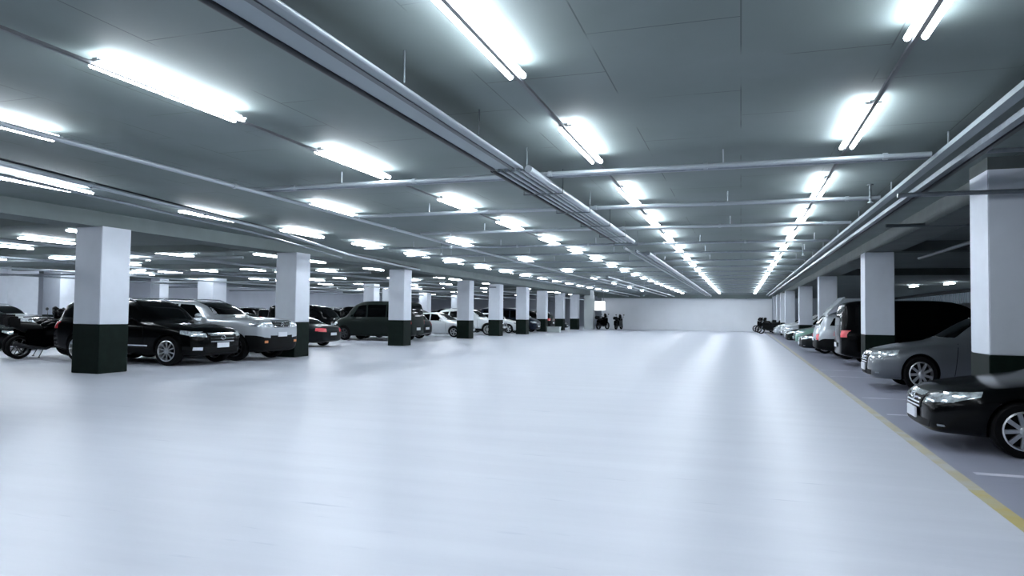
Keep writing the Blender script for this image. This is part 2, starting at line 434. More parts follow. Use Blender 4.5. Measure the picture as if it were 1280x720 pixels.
# bundle of conduits, middle part
for k in range(6):
    m = ['black_steel', 'galv', 'galv', 'galv_light', 'galv', 'galv_light'][k]
    lab = ['black leftmost conduit of the bundle under the ceiling', 'second conduit from the left in the ceiling bundle', 'third conduit from the left in the ceiling bundle',
           'fourth conduit from the left in the ceiling bundle', 'fifth conduit from the left in the ceiling bundle', 'thick bright pipe on the right of the ceiling bundle'][k]
    pipe(lab, [(-3.38+k*.108, 9.3, 3.63), (-3.38+k*.108, 19.4, 3.63)], .027 if k < 5 else .055, m, name='conduit', group='conduit bundle over the aisle')
for k in range(5):
    bm = bmesh.new(); add_box(bm, (-3.43, 10.97+k*2.17, 3.555), (-2.76, 11.0+k*2.17, 3.57))
    for sx in (-3.425, -2.765): add_tube(bm, [(sx, 10.985+k*2.17, 3.56), (sx, 10.985+k*2.17, CEIL)], .007, 6)
    tag(link('conduit_bracket', tomesh(bm, 'conduit_bracket'), M['galv_dark']), 'thin steel hanger frame under the conduit bundle, %s from the camera' % ORD[k], 'bracket', 'hangers of the conduit bundle')
for k, x in enumerate((-3.35, -3.15, -2.9)):
    pipe(['left far conduit continuing from the bundle', 'middle far conduit continuing from the bundle', 'thick right far pipe continuing from the bundle'][k],
         [(x, 21+k, 3.62), (x, 74, 3.62)], (.035, .035, .08)[k], ('galv_light', 'galv', 'galv')[k], name='conduit', hang=9, group='far conduits over the aisle')
for k, x in enumerate((-6.6, -7.4, -10.2, -11.4)):
    pipe('%s far lengthwise conduit left of the central bundle, counted leftwards' % ORD[k], [(x, 36, 3.56), (x, 74.5, 3.56)], .045, 'galv_light', name='conduit', hang=9, group='far conduits on the left')
# right trunking
t = thing('cable_tray', 'pair of parallel trunkings running lengthwise above the right parked cars', 'cable tray', (2.62, 0, 3.6))
box('upper_trunking', (-.20, -4, .10), (-.08, 74.5, .16), M['tray_bed'], t)
box('lower_trunking', (.0, -4, .0), (.09, 74.5, .07), M['galv'], t)
box('black_edge', (.11, -4, -.01), (.17, 74.5, .06), M['black_steel'], t)
for k in range(14):
    tube('hanger_rod', [(-.13, 3+k*3.5, .14), (-.13, 3+k*3.5, CEIL-3.6)], .011, M['galv_light'], t, 6)
# sprinkler drops
def sprinkler(x, y, z0, label):
    t = thing('sprinkler', label, 'sprinkler', (x, y, z0), 0, 'sprinkler drops')
    tube('drop_pipe', [(0, 0, 0), (0, 0, CEIL-z0)], .018, M['galv_dark'], t, 8)
    bm = bmesh.new(); add_lathe(bm, [(.001, -.03), (.05, -.03), (.05, -.02), (.018, 0), (.03, .04), (.001, .05)], 'Z', 12)
    link('sprinkler_head', tomesh(bm, 'sprinkler_head'), M['galv_light'], t)
    bm = bmesh.new(); add_lathe(bm, [(.001, 0), (.055, 0), (.055, -.02), (.001, -.02)], 'Z', 12)
    o = link('ceiling_plate', tomesh(bm, 'ceiling_plate'), M['galv_dark'], t, (0, 0, CEIL-z0)); return t
sprinkler(2.18, 13.64, 3.66, 'sprinkler drop on the second crossing pipe near the right trunking')
sprinkler(1.9, 24.15, 3.6, 'sprinkler drop over the aisle before the fifth crossing pipe on the right')
sprinkler(-9.6, 21.5, 3.55, 'sprinkler drop left of the aisle before the left pillars')
# hanging sign and lamp box near the far wall
t = thing('hanging_sign', 'small bright white square sign hanging at the left end of the far wall', 'sign', (-14.0, 72.0, 2.0))
box('sign_panel', (-.55, -.06, 0), (.55, .06, .95), M['sign_white'], t, .02)
for s in (-.4, .4): tube('hanger_rod', [(s, 0, .95), (s, 0, CEIL-2.0)], .02, M['galv'], t, 6)
t = thing('wall_box', 'small white box lamp high over the left end of the far wall', 'lamp', (-13.6, 66, 3.1))
box('box_body', (-.15, -.15, 0), (.15, .15, .85), M['cap'], t, .02)

# ------------------------------------------------------------------ floor markings
def strip(name, x0, x1, y0, y1, z, m, label, cat='floor marking', group=None, skew=0):
    bm = bmesh.new(); n = max(1, int((y1-y0)/2))
    rows = [[bm.verts.new((x0+skew*i/n, y0+(y1-y0)*i/n, z)), bm.verts.new((x1+skew*i/n, y0+(y1-y0)*i/n, z))] for i in range(n+1)]
    for a, b in zip(rows, rows[1:]): bm.faces.new((a[0], a[1], b[1], b[0]))
    return tag(link(name, tomesh(bm, name), M[m]), label, cat, group)
strip('yellow_line', 2.03, 2.16, 7.6, 72, .003, 'yellow', 'long worn yellow line on the floor along the right parked cars', skew=.35)
strip('yellow_line', 2.02, 2.15, -3, 7.6, .003, 'yellow_new', 'fresher bright yellow stretch of floor line at the lower right corner')
for k, y in enumerate((8.35, 12.9, 15.4, 20.6, 22.9)):
    lab = ['faded white bay line on the floor in front of the black sedan on the right', 'faded white bay line just beyond the nose of the black sedan',
           'faded white bay line this side of the silver sedan', 'faded white bay line beyond the silver sedan', 'faded white bay line beside the second right pillar'][k]
    strip('bay_line', 2.3, 7.5, y, y+.13, .002, 'bayline', lab, group='white bay lines')

# ------------------------------------------------------------------ cars
def sm(a, b, x):
    t = max(0, min(1, (x-a)/(b-a))); return t*t*(3-2*t)
def interp(tab, s):
    if s <= tab[0][0]: return tab[0][1]
    for (a, u), (b, v) in zip(tab, tab[1:]):
        if s <= b: return u+(v-u)*(s-a)/(b-a)
    return tab[-1][1]
def car_shell(c):
    """closed smooth body; s runs from the nose (0) to the tail (L); local +X is forward"""
    L, hw = c['L'], c['W']/2
    keys = sorted(set([round(v, 3) for tab in (c['top'], c['belt'], c['plan'], c['low']) for v, _ in tab]))
    st = []
    for a, b in zip(keys, keys[1:]):
        n = max(1, int((b-a)/.30))
        st += [a+(b-a)*i/n for i in range(n)]
    st.append(keys[-1])
    bm = bmesh.new(); rings = []
    for s in st:
        w = hw*interp(c['plan'], s); zb = interp(c['low'], s); be = interp(c['belt'], s); tp = max(interp(c['top'], s), be+.015)
        h = tp-be; k = sm(.10, .38, h); tum = c.get('tumble', 1.0)
        cab_y = [.90, .90-.065*tum, .90-.145*tum, .90-.27*tum, .36, 0]; cab_z = [.10, .52, .90, .985, .998, 1]
        hood_y = [.84, .68, .50, .34, .17, 0]; hood_z = [.42, .72, .88, .95, .99, 1]
        half = [(0, zb), (w*.80, zb), (w*.95, zb+.05), (w*.995, zb+.42*(be-zb)), (w, zb+.66*(be-zb)), (w*.985, be-.07), (w*.94, be)]
        for i in range(6):
            y = (cab_y[i]*k+hood_y[i]*(1-k))*w; z = be+h*(cab_z[i]*k+hood_z[i]*(1-k))
            half.append((y, z))
        x = L/2-s
        ring = [bm.verts.new((x, -y, z)) for y, z in half] + [bm.verts.new((x, y, z)) for y, z in half[-2:0:-1]]
        rings.append(ring)
    for u, v in zip(rings, rings[1:]):
        n = len(u)
        for k in range(n): bm.faces.new((u[k], u[(k+1) % n], v[(k+1) % n], v[k]))
    for ring in (rings[0], rings[-1]):      # cap with a strip of quads
        n = len(ring); i, j = 0, n
        for k in range(n//2-1):
            a, b, cc, d = ring[k], ring[k+1], ring[(n-k-1) % n], ring[(n-k) % n]
            if k == 0: bm.faces.new((ring[0], ring[1], ring[n-1]))
            else: bm.faces.new((a, b, cc, d))
        k = n//2-1; bm.faces.new((ring[k], ring[k+1], ring[k+2]))
    bmesh.ops.recalc_face_normals(bm, faces=bm.faces[:])
    me = bpy.data.meshes.new('body'); bm.to_mesh(me); bm.free()
    o = bpy.data.objects.new('tmp_body', me); C.objects.link(o)
    md = o.modifiers.new('s', 'SUBSURF'); md.levels = 1; md.render_levels = 1
    cb = bmesh.new(); R = c['R']*1.13
    for ax in c['axles']:
        for sd in (-1, 1):
            g = bmesh.ops.create_cone(cb, cap_ends=True, segments=32, radius1=R, radius2=R, depth=.6, matrix=Matrix.Translation((L/2-ax, sd*(hw-.30+.3), c['R']+.01)) @ Matrix.Rotation(PI/2, 4, 'X'))
    cm = bpy.data.meshes.new('cut'); cb.to_mesh(cm); cb.free()
    co = bpy.data.objects.new('tmp_cut', cm); C.objects.link(co)
    bo = o.modifiers.new('b', 'BOOLEAN'); bo.object = co; bo.operation = 'DIFFERENCE'; bo.solver = 'EXACT'
    dg = bpy.context.evaluated_depsgraph_get()
    res = bpy.data.meshes.new_from_object(o.evaluated_get(dg)); res.name = 'body'
    bpy.data.objects.remove(o); bpy.data.objects.remove(co)
    res.materials.clear(); res.materials.append(c['paint']); res.materials.append(M['plastic'])
    sill = c.get('sill', 0)
    for p in res.polygons:
        p.material_index = 0
        q = p.center
        for ax in c['axles']:
            dd = math.hypot(q.x-(L/2-ax), q.z-c['R']-.01)
            if dd < R*1.003: p.material_index = 1
        if sill and q.z < sill: p.material_index = 1
    res.polygons.foreach_set('use_smooth', [True]*len(res.polygons))
    res.set_sharp_from_angle(angle=math.radians(38))
    return res
def patch(bvh, quad, axis, off=.006, nu=10, nv=6, skirt=.02, c=None):
    """a thin plate laid on the body: quad corners in the plane seen along axis, ray-cast on to the skin"""
    d = {'y+': Vector((0, -1, 0)), 'y-': Vector((0, 1, 0)), 'x+': Vector((-1, 0, 0)), 'x-': Vector((1, 0, 0)), 'z': Vector((0, 0, -1))}[axis]
    A, B, Cc, D = [Vector(q) for q in quad]
    bm = bmesh.new(); g = []
    for j in range(nv+1):
        row = []
        for i in range(nu+1):
            u, v = i/nu, j/nv
            q = (A*(1-u)+B*u)*(1-v)+(D*(1-u)+Cc*u)*v
            o = {'y': lambda: Vector((q[0], 0, q[1])), 'x': lambda: Vector((0, q[0], q[1])), 'z': lambda: Vector((q[0], q[1], 0))}[axis[0]]()
            org = o-d*6
            h, nrm, _, _ = bvh.ray_cast(org, d)
            if h is None:
                h, nrm, _, _ = bvh.find_nearest(o+(-d)*.9)
            if nrm.dot(d) > 0: nrm = -nrm
            row.append((h+nrm*off, h-nrm*skirt))
        g.append(row)
    V = [[bm.verts.new(p[0]) for p in r] for r in g]
    for j in range(nv):
        for i in range(nu): bm.faces.new((V[j][i], V[j][i+1], V[j+1][i+1], V[j+1][i]))
    per = [(0, i) for i in range(nu)]+[(j, nu) for j in range(nv)]+[(nv, i) for i in range(nu, 0, -1)]+[(j, 0) for j in range(nv, 0, -1)]
    low = {k: bm.verts.new(g[k[0]][k[1]][1]) for k in per}
    for a, b in zip(per, per[1:]+per[:1]):
        bm.faces.new((V[a[0]][a[1]], V[b[0]][b[1]], low[b], low[a]))
    me = tomesh(bm, 'patch'); return autosmooth(me, 50)
def wheel_meshes(R, w, spokes, rimR, spoke_w=.05):
    bm = bmesh.new()
    add_lathe(bm, [(rimR, -w/2), (R*.93, -w/2), (R*.985, -w*.38), (R, -w*.2), (R, w*.2), (R*.985, w*.38), (R*.93, w/2), (rimR, w/2)], 'Y', 32, close=True)
    ty = autosmooth(tomesh(bm, 'tyre'), 40)
    bm = bmesh.new()   # rim: outer side at -Y
    add_lathe(bm, [(rimR*1.01, -w/2-.004), (rimR*.93, -w/2-.012), (rimR*.89, -w/2+.01), (rimR*.88, w/2-.02), (rimR, w/2-.01), (rimR, -w/2)], 'Y', 32, close=True)
    add_lathe(bm, [(.001, -w/2-.004), (.045, -w/2-.004), (.07, -w/2+.012), (.07, -w/2+.05), (.001, -w/2+.05)], 'Y', 20)
    for k in range(spokes):
        a = 2*PI*k/spokes
        g = bmesh.ops.create_cube(bm, size=1); vs = g['verts']
        for v in vs:
            far = v.co.x > 0
            v.co.x = rimR*.92 if far else .05
            v.co.z = v.co.z*(spoke_w*1.1 if far else spoke_w)
            v.co.y = (-w/2+.012+(0 if far else .004)) + v.co.y*.03
        bmesh.ops.rotate(bm, verts=vs, cent=(0, 0, 0), matrix=Matrix.Rotation(a, 3, 'Y'))
    rm = autosmooth(tomesh(bm, 'rim'), 40)
    bm = bmesh.new(); add_lathe(bm, [(.001, -.01), (rimR*.87, -.01), (rimR*.87, .01), (.001, .01)], 'Y', 24)
    dk = tomesh(bm, 'brake_disc')
    return ty, rm, dk
def make_car(c):
    L, hw, R = c['L'], c['W']/2, c['R']
    X = lambda s: L/2-s
    root = bpy.data.objects.new(c['name'], None); C.objects.link(root); root.empty_display_size = .3
    me = car_shell(c); body = link('body', me, None, root)
    bvh = BVHTree.FromPolygons([v.co.copy() for v in me.vertices], [tuple(p.vertices) for p in me.polygons])
    def add(name, quad, axis, m, **k):
        return link(name, patch(bvh, quad, axis, **k), M[m] if isinstance(m, str) else m, root)
    def both(name, quad, m, **k):
        r = []
        for ax in ('y+', 'y-'): r.append(add(name, quad, ax, m, **k))
        return r
    for w in c['side_windows']: both('side_window', [(X(s), z) for s, z in w], 'glass', nu=8, nv=6)
    z0, z1, y0, y1 = c['windshield']; add('windshield', [(-y0*hw, z0), (y0*hw, z0), (y1*hw, z1), (-y1*hw, z1)], 'x+', 'glass', nu=14, nv=8)
    if c.get('rear_glass'):
        z0, z1, y0, y1 = c['rear_glass']; add('rear_window', [(-y0*hw, z0), (y0*hw, z0), (y1*hw, z1), (-y1*hw, z1)], 'x-', 'glass', nu=14, nv=8)
    for sd in (-1, 1):
        q = [(sd*hw*a, z) for a, z in c['headlight']]
        add('headlight', q, 'x+', 'lamp', nu=10, nv=5, off=.012)
        if c.get('headlight_side'):
            add('headlight', [(X(s), z) for s, z in c['headlight_side']], 'y+' if sd > 0 else 'y-', 'lamp', nu=8, nv=4, off=.012)
        q = [(sd*hw*a, z) for a, z in c['taillight']]
        add('tail_light', q, 'x-', c.get('tailmat', 'red'), nu=8, nv=5, off=.012)
        if c.get('taillight_side'):
            add('tail_light', [(X(s), z) for s, z in c['taillight_side']], 'y+' if sd > 0 else 'y-', c.get('tailmat', 'red'), nu=6, nv=4, off=.012)
        if c.get('fog'):
            a0, a1, z0, z1 = c['fog']; add('fog_light', [(sd*hw*a0, z0), (sd*hw*a1, z0), (sd*hw*a1, z1), (sd*hw*a0, z1)], 'x+', c.get('fogmat', 'chrome'), nu=5, nv=3, off=.01)
    a, z0, z1 = c['grille']
    g = add('grille', [(-a*hw*.85, z0), (a*hw*.85, z0), (a*hw, z1), (-a*hw, z1)], 'x+', 'plastic', nu=12, nv=6, off=.008)
    for k in range(c.get('bars', 4)):
        zz = z0+(z1-z0)*(k+.5)/c.get('bars', 4)
        link('grille_bar', patch(bvh, [(-a*hw*.86, zz-.010), (a*hw*.86, zz-.010), (a*hw*.86, zz+.010), (-a*hw*.86, zz+.010)], 'x+', off=.02, nu=10, nv=1), M['chrome'], g)
    fr = [((-a*hw, z1-.02), (a*hw, z1-.02), (a*hw, z1+.02), (-a*hw, z1+.02))]
    if c.get('grille_frame', True): add('grille_trim', list(fr[0]), 'x+', 'chrome', nu=12, nv=1, off=.02)
    if c.get('emblem'):
        ez = c['emblem']; h, n_, _, _ = bvh.ray_cast(Vector((6, 0, ez)), Vector((-1, 0, 0)))
        bm = bmesh.new()
        rings = []
        for i in range(20):
            aa = 2*PI*i/20; rings.append([bm.verts.new((.012*math.cos(b), (.075+.012*math.sin(b))*math.cos(aa), (.05+.012*math.sin(b))*math.sin(aa))) for b in (0, 1.57, 3.14, 4.71)])
        for i in range(20):
            for k in range(4): bm.faces.new((rings[i][k], rings[i][(k+1) % 4], rings[(i+1) % 20][(k+1) % 4], rings[(i+1) % 20][k]))
        link('emblem', tomesh(bm, 'emblem', True), M['chrome'], root, (h.x+.03, 0, ez))
    z0, z1 = c['lower_grille']; add('lower_grille', [(-.6*hw, z0), (.6*hw, z0), (.66*hw, z1), (-.66*hw, z1)], 'x+', 'plastic', nu=12, nv=3, off=.006)
    # number plates stand proud of the bumpers
    for ax, zc, sgn in (('x+', c['plate_front'], 1), ('x-', c['plate_rear'], -1)):
        h, _, _, _ = bvh.ray_cast(Vector((6*sgn, 0, zc)), Vector((-sgn, 0, 0)))
        box('license_plate', (-.012, -.22, -.065), (.012, .22, .065), M['plate'], root, .004, (h.x+sgn*.03, 0, zc))
    # seams and handles
    for s0, z0, s1, z1 in c['seams']:
        dx = .006
        both('door_seam', [(X(s0)-dx, z0), (X(s0)+dx, z0), (X(s1)+dx, z1), (X(s1)-dx, z1)], 'plastic', nu=1, nv=8, off=.003, skirt=.004)
    for s, z in c['handles']:
        for sd in (-1, 1):
            h, _, _, _ = bvh.ray_cast(Vector((X(s), 4*sd, z)), Vector((0, -sd, 0)))
            box('door_handle', (-.10, -.018, -.015), (.10, .018, .015), c.get('handle_mat', c['paint']), root, .008, (X(s), h.y+sd*.012, z))
    if c.get('chrome_strip'):
        s0, s1, z = c['chrome_strip']; both('sill_trim', [(X(s0), z), (X(s1), z), (X(s1), z+.035), (X(s0), z+.035)], 'chrome', nu=10, nv=1, off=.01)
    if c.get('window_trim'):
        s0, z0, s1, z1 = c['window_trim']; both('window_trim', [(X(s0), z0), (X(s1), z1), (X(s1), z1+.022), (X(s0), z0+.022)], 'chrome', nu=12, nv=1, off=.01)
    # mirrors
    s, z = c['mirror']
    for sd in (-1, 1):
        bm = bmesh.new(); bmesh.ops.create_icosphere(bm, subdivisions=3, radius=1, matrix=Matrix.Diagonal((.085, .11, .075, 1)))
        add_box(bm, (-.03, -sd*.16 if sd > 0 else .0, -.05), (.03, 0 if sd > 0 else .16, -.01))
        link('wing_mirror', autosmooth(tomesh(bm, 'wing_mirror'), 50), c['paint'], root, (X(s), sd*(hw*.93+.13), z))
    if c.get('roof_rail'):
        s0, s1 = c['roof_rail']
        for sd in (-1, 1):
            pts = []
            for i in range(9):
                s = s0+(s1-s0)*i/8; h, _, _, _ = bvh.ray_cast(Vector((X(s), sd*hw*.60, 5)), Vector((0, 0, -1)))
                pts.append((h.x, h.y, h.z+(.05 if 0 < i < 8 else .0)))
            tube('roof_rail', pts, .018, M['galv'], root, 8)
    # wheels
    ty, rm, dk = wheel_meshes(R, .24, c.get('spokes', 5), R*.70, c.get('spoke_w', .06))
    for s in c['axles']:
        for sd in (-1, 1):
            w = link('wheel', ty, M['tyre'], root, (X(s), sd*(hw-.135), R)); w.rotation_euler = (0, .3*s, 0 if sd < 0 else PI)
            r = link('rim', rm, M[c.get('rimmat', 'rim')], w); link('brake_disc', dk, M['plastic'], w)
    return root

sedan = dict(name='sedan', L=4.75, W=1.86, R=.32, paint=P['black'], axles=[.93, 3.72],
    top=[(0, .56), (.06, .66), (.25, .76), (.6, .83), (1.1, .90), (1.35, .93), (1.75, 1.16), (2.15, 1.36), (2.5, 1.43), (3.0, 1.44), (3.4, 1.38), (3.85, 1.17), (4.15, 1.05), (4.55, 1.02), (4.69, .95), (4.75, .80)],
    belt=[(0, .50), (.06, .58), (.25, .68), (.8, .78), (1.35, .86), (2.6, .90), (4.0, .95), (4.6, .92), (4.75, .74)],
    plan=[(0, .60), (.06, .72), (.2, .86), (.5, .95), (1.1, .99), (2.4, 1.0), (4.0, .985), (4.5, .93), (4.68, .82), (4.75, .70)],
    low=[(0, .26), (.1, .20), (.6, .18), (4.2, .19), (4.65, .26), (4.75, .32)],
    side_windows=[[(1.90, .93), (2.72, .94), (2.72, 1.34), (2.28, 1.31)], [(2.80, .94), (3.60, .97), (3.45, 1.28), (2.80, 1.345)]],
    windshield=(.985, 1.365, .74, .60), rear_glass=(1.10, 1.36, .70, .58),
    headlight=[(.52, .56), (.86, .60), (.84, .72), (.50, .645)], headlight_side=[(.16, .58), (.52, .68), (.55, .735), (.2, .70)],
    taillight=[(.55, .72), (.90, .74), (.88, .90), (.55, .88)], taillight_side=[(4.40, .76), (4.68, .76), (4.66, .90), (4.40, .90)],
    grille=(.40, .47, .65), bars=4, emblem=.60, lower_grille=(.27, .36), fog=(.74, .80, .305, .325), fogmat='galv', plate_front=.40, plate_rear=.62,
    seams=[(1.55, .30, 1.62, .88), (2.76, .26, 2.76, .92), (3.62, .55, 3.72, .94)], handles=[(2.58, .80), (3.45, .83)], mirror=(1.95, .98), window_trim=(1.85, .905, 3.75, .95), spokes=9, spoke_w=.045)
suv = dict(name='suv', L=4.95, W=2.0, R=.39, paint=P['black'], axles=[.89, 3.85],
    top=[(0, .74), (.06, .90), (.25, 1.02), (.7, 1.10), (1.2, 1.15), (1.45, 1.20), (1.8, 1.46), (2.15, 1.68), (2.5, 1.75), (3.4, 1.77), (4.2, 1.73), (4.55, 1.64), (4.78, 1.30), (4.88, 1.08), (4.95, .90)],
    belt=[(0, .66), (.06, .80), (.25, .92), (.8, 1.02), (1.4, 1.08), (2.6, 1.12), (4.2, 1.16), (4.7, 1.12), (4.95, .82)],
    plan=[(0, .66), (.06, .78), (.2, .90), (.5, .97), (1.1, 1.0), (4.0, 1.0), (4.6, .95), (4.85, .87), (4.95, .78)],
    low=[(0, .34), (.12, .26), (.6, .24), (4.4, .26), (4.85, .34), (4.95, .40)], sill=.40,
    side_windows=[[(1.98, 1.16), (2.85, 1.17), (2.85, 1.62), (2.38, 1.60)], [(2.93, 1.17), (3.80, 1.20), (3.72, 1.59), (2.93, 1.62)], [(3.88, 1.21), (4.45, 1.25), (4.30, 1.53), (3.82, 1.58)]],
    windshield=(1.24, 1.66, .76, .64), rear_glass=(1.24, 1.60, .72, .62),
    headlight=[(.55, .76), (.90, .78), (.90, .90), (.55, .86)], headlight_side=[(.10, .78), (.50, .84), (.52, .93), (.12, .90)],
    taillight=[(.80, .92), (.94, .92), (.92, 1.10), (.81, 1.10)], taillight_side=[(4.80, .93), (4.88, .93), (4.84, 1.10), (4.78, 1.10)],
    grille=(.50, .60, .84), bars=3, emblem=.74, lower_grille=(.36, .50), fog=(.68, .86, .42, .50), plate_front=.54, plate_rear=.72,
    seams=[(1.62, .42, 1.66, 1.10), (2.89, .40, 2.89, 1.14), (3.88, .75, 3.86, 1.17)], handles=[(2.68, 1.0), (3.66, 1.03)], mirror=(2.02, 1.22), roof_rail=(2.3, 4.3), chrome_strip=(1.5, 3.3, .50), spokes=10, spoke_w=.03)
hatch = dict(name='hatchback', L=4.3, W=1.82, R=.33, paint=P['silver'], axles=[.88, 3.45],
    top=[(0, .60), (.06, .72), (.25, .84), (.7, .94), (1.1, 1.0), (1.5, 1.20), (1.95, 1.44), (2.4, 1.52), (3.3, 1.50), (3.8, 1.40), (4.08, 1.12), (4.22, .98), (4.3, .80)],
    belt=[(0, .54), (.06, .64), (.25, .76), (.8, .86), (1.3, .93), (2.6, .97), (3.8, 1.02), (4.15, .96), (4.3, .72)],
    plan=[(0, .62), (.06, .74), (.2, .88), (.5, .96), (1.1, 1.0), (3.6, .99), (4.1, .92), (4.25, .84), (4.3, .76)],
    low=[(0, .28), (.1, .22), (.6, .19), (3.9, .20), (4.2, .28), (4.3, .34)],
    side_windows=[[(1.68, 1.0), (2.48, 1.01), (2.48, 1.42), (2.08, 1.38)], [(2.55, 1.01), (3.4, 1.05), (3.28, 1.36), (2.55, 1.42)]],
    windshield=(1.05, 1.43, .76, .63), rear_glass=(1.08, 1.36, .72, .6),
    headlight=[(.52, .62), (.88, .66), (.86, .80), (.54, .74)], headlight_side=[(.12, .64), (.46, .74), (.5, .81), (.16, .78)],
    taillight=[(.66, .76), (.93, .78), (.9, 1.0), (.68, 1.0)], taillight_side=[(3.98, .80), (4.22, .80), (4.16, 1.0), (3.98, 1.0)],
    grille=(.44, .52, .66), bars=3, lower_grille=(.29, .40), plate_front=.44, plate_rear=.60,
    seams=[(1.4, .34, 1.42, .93), (2.51, .28, 2.51, .98)], handles=[(2.32, .86), (3.2, .9)], mirror=(1.72, 1.06), spokes=5, spoke_w=.07)
van = dict(name='van', L=4.9, W=1.95, R=.34, paint=P['black'], axles=[.85, 3.95],
    top=[(0, .78), (.06, .92), (.3, 1.06), (.75, 1.20), (1.05, 1.44), (1.45, 1.78), (1.8, 1.92), (2.4, 1.95), (4.3, 1.93), (4.72, 1.86), (4.84, 1.50), (4.9, 1.0)],
    belt=[(0, .70), (.06, .82), (.3, .94), (.8, 1.06), (1.4, 1.10), (4.3, 1.12), (4.8, 1.10), (4.9, .9)],
    plan=[(0, .70), (.06, .80), (.2, .90), (.5, .97), (1.1, 1.0), (4.4, 1.0), (4.75, .96), (4.9, .88)],
    low=[(0, .30), (.12, .23), (.6, .21), (4.4, .22), (4.8, .30), (4.9, .34)], tumble=.7,
    side_windows=[[(1.30, 1.16), (2.15, 1.16), (2.15, 1.74), (1.72, 1.72)], [(2.25, 1.16), (3.35, 1.17), (3.35, 1.75), (2.25, 1.75)], [(3.45, 1.17), (4.5, 1.18), (4.45, 1.72), (3.45, 1.75)]],
    windshield=(1.26, 1.82, .80, .70), rear_glass=(1.20, 1.76, .76, .68),
    headlight=[(.58, .72), (.92, .74), (.92, .90), (.6, .86)], headlight_side=[(.10, .74), (.40, .80), (.42, .90), (.12, .88)],
    taillight=[(.82, .84), (.96, .84), (.95, 1.04), (.83, 1.04)], taillight_side=[(4.72, .85), (4.86, .85), (4.83, 1.04), (4.72, 1.04)],
    grille=(.46, .58, .72), bars=3, lower_grille=(.34, .46), plate_front=.48, plate_rear=.60,
    seams=[(1.1, .36, 1.14, 1.08), (2.2, .3, 2.2, 1.12), (3.4, .3, 3.4, 1.13)], handles=[(2.05, .98), (2.4, .98)], mirror=(1.38, 1.22), spokes=6, spoke_w=.05)
# the large silver SUV has a blunt upright nose and black lower cladding
import copy as _cp
bigsuv = _cp.deepcopy({k: v for k, v in suv.items() if k != 'paint'}); bigsuv.update(name='large_suv', paint=P['silver'], sill=.70, rimmat='rim_dark',
    top=[(0, 1.00), (.05, 1.14), (.2, 1.22), (.7, 1.25), (1.25, 1.27), (1.5, 1.29), (1.85, 1.52), (2.2, 1.67), (2.5, 1.72), (3.4, 1.74), (4.2, 1.72), (4.6, 1.64), (4.82, 1.30), (4.9, 1.08), (4.95, .90)],
    belt=[(0, .92), (.05, 1.07), (.2, 1.15), (.8, 1.18), (1.4, 1.18), (2.6, 1.17), (4.2, 1.18), (4.7, 1.12), (4.95, .82)],
    plan=[(0, .80), (.05, .89), (.18, .95), (.5, .99), (1.1, 1.0), (4.0, 1.0), (4.6, .95), (4.85, .87), (4.95, .78)],
    headlight=[(.50, .98), (.93, .98), (.93, 1.13), (.50, 1.13)], headlight_side=[(.04, .98), (.42, 1.0), (.42, 1.13), (.06, 1.13)],
    side_windows=[[(1.98, 1.22), (2.85, 1.21), (2.85, 1.62), (2.38, 1.60)], [(2.93, 1.21), (3.80, 1.22), (3.72, 1.59), (2.93, 1.62)], [(3.88, 1.22), (4.45, 1.25), (4.30, 1.53), (3.82, 1.58)]],
    windshield=(1.32, 1.66, .76, .64),
    grille=(.46, .96, 1.14), bars=3, emblem=1.05, lower_grille=(.48, .66), fog=(.66, .80, .52, .59), fogmat='amber', taillight=[(.72, .70), (.86, .70), (.85, .92), (.72, .92)], taillight_side=None, chrome_strip=None, plate_front=.76, mirror=(2.02, 1.28))

protos = {}
for key, c in dict(sedan=sedan, suv=suv, hatch=hatch, van=van, big=bigsuv).items():
    protos[key] = (make_car(c), c)
index_children()
used = set()
def place_car(kind, x, y, rz, color, label, scale=1.0, group=None, sz=None, name=None, swap_extra=None, cat='car'):
    root, c = protos[kind]
    sw = {c['paint']: P[color]}
    if swap_extra: sw.update(swap_extra)
    if color == 'black' and c['paint'] == P['black'] and not swap_extra: sw = None
    o = copy_tree(root, None, sw)
    o.location = (x, y, 0); o.rotation_euler = (0, 0, rz)
    o.scale = sz or (scale, scale, scale)
    if name: o.name = name
    return tag(o, label, cat, group)
gl, gr = 'cars parked left of the aisle', 'cars parked right of the aisle'
# left row, nose (+X) or tail towards the aisle.  x is the car's middle
place_car('suv', -17.05, 16.6, 0, 'black', 'black SUV facing the aisle behind the nearest left pillar', sz=(1.12, 1.08, 1.07), group=gl)
place_car('big', -16.98, 19.05, 0, 'silver', 'silver SUV with black lower bumper, its nose at the second left pillar', sz=(1.18, 1.0, 1.09), group=gl)
place_car('sedan', -18.6, 22.6, 0, 'black', 'black sedan mostly hidden beyond the silver SUV', scale=1.05, group=gl)
place_car('sedan', -19.65, 27.0, PI, 'graphite', 'dark sedan showing its tail with red and silver lamps, beyond the second left pillar', sz=(1.02, 1.0, .93), group=gl,
          swap_extra={M['red']: M['red_lit']})
place_car('van', -24.2, 35.4, 0, 'black', 'tall black van deep in the left bay behind the dark sedan', group=gl, swap_extra={M['rim']: M['rim_dark']})
place_car('van', -19.2, 34.6, PI, 'green', 'dark green van standing half behind the third left pillar', sz=(1, 1, 1.12), group=gl, swap_extra={M['rim']: M['rim_dark']})
place_car('hatch', -19.9, 37.6, PI, 'graphite', 'grey hatchback with bright red tail lamp before the fourth left pillar', group=gl, scale=1.06, swap_extra={M['red']: M['red_lit']})
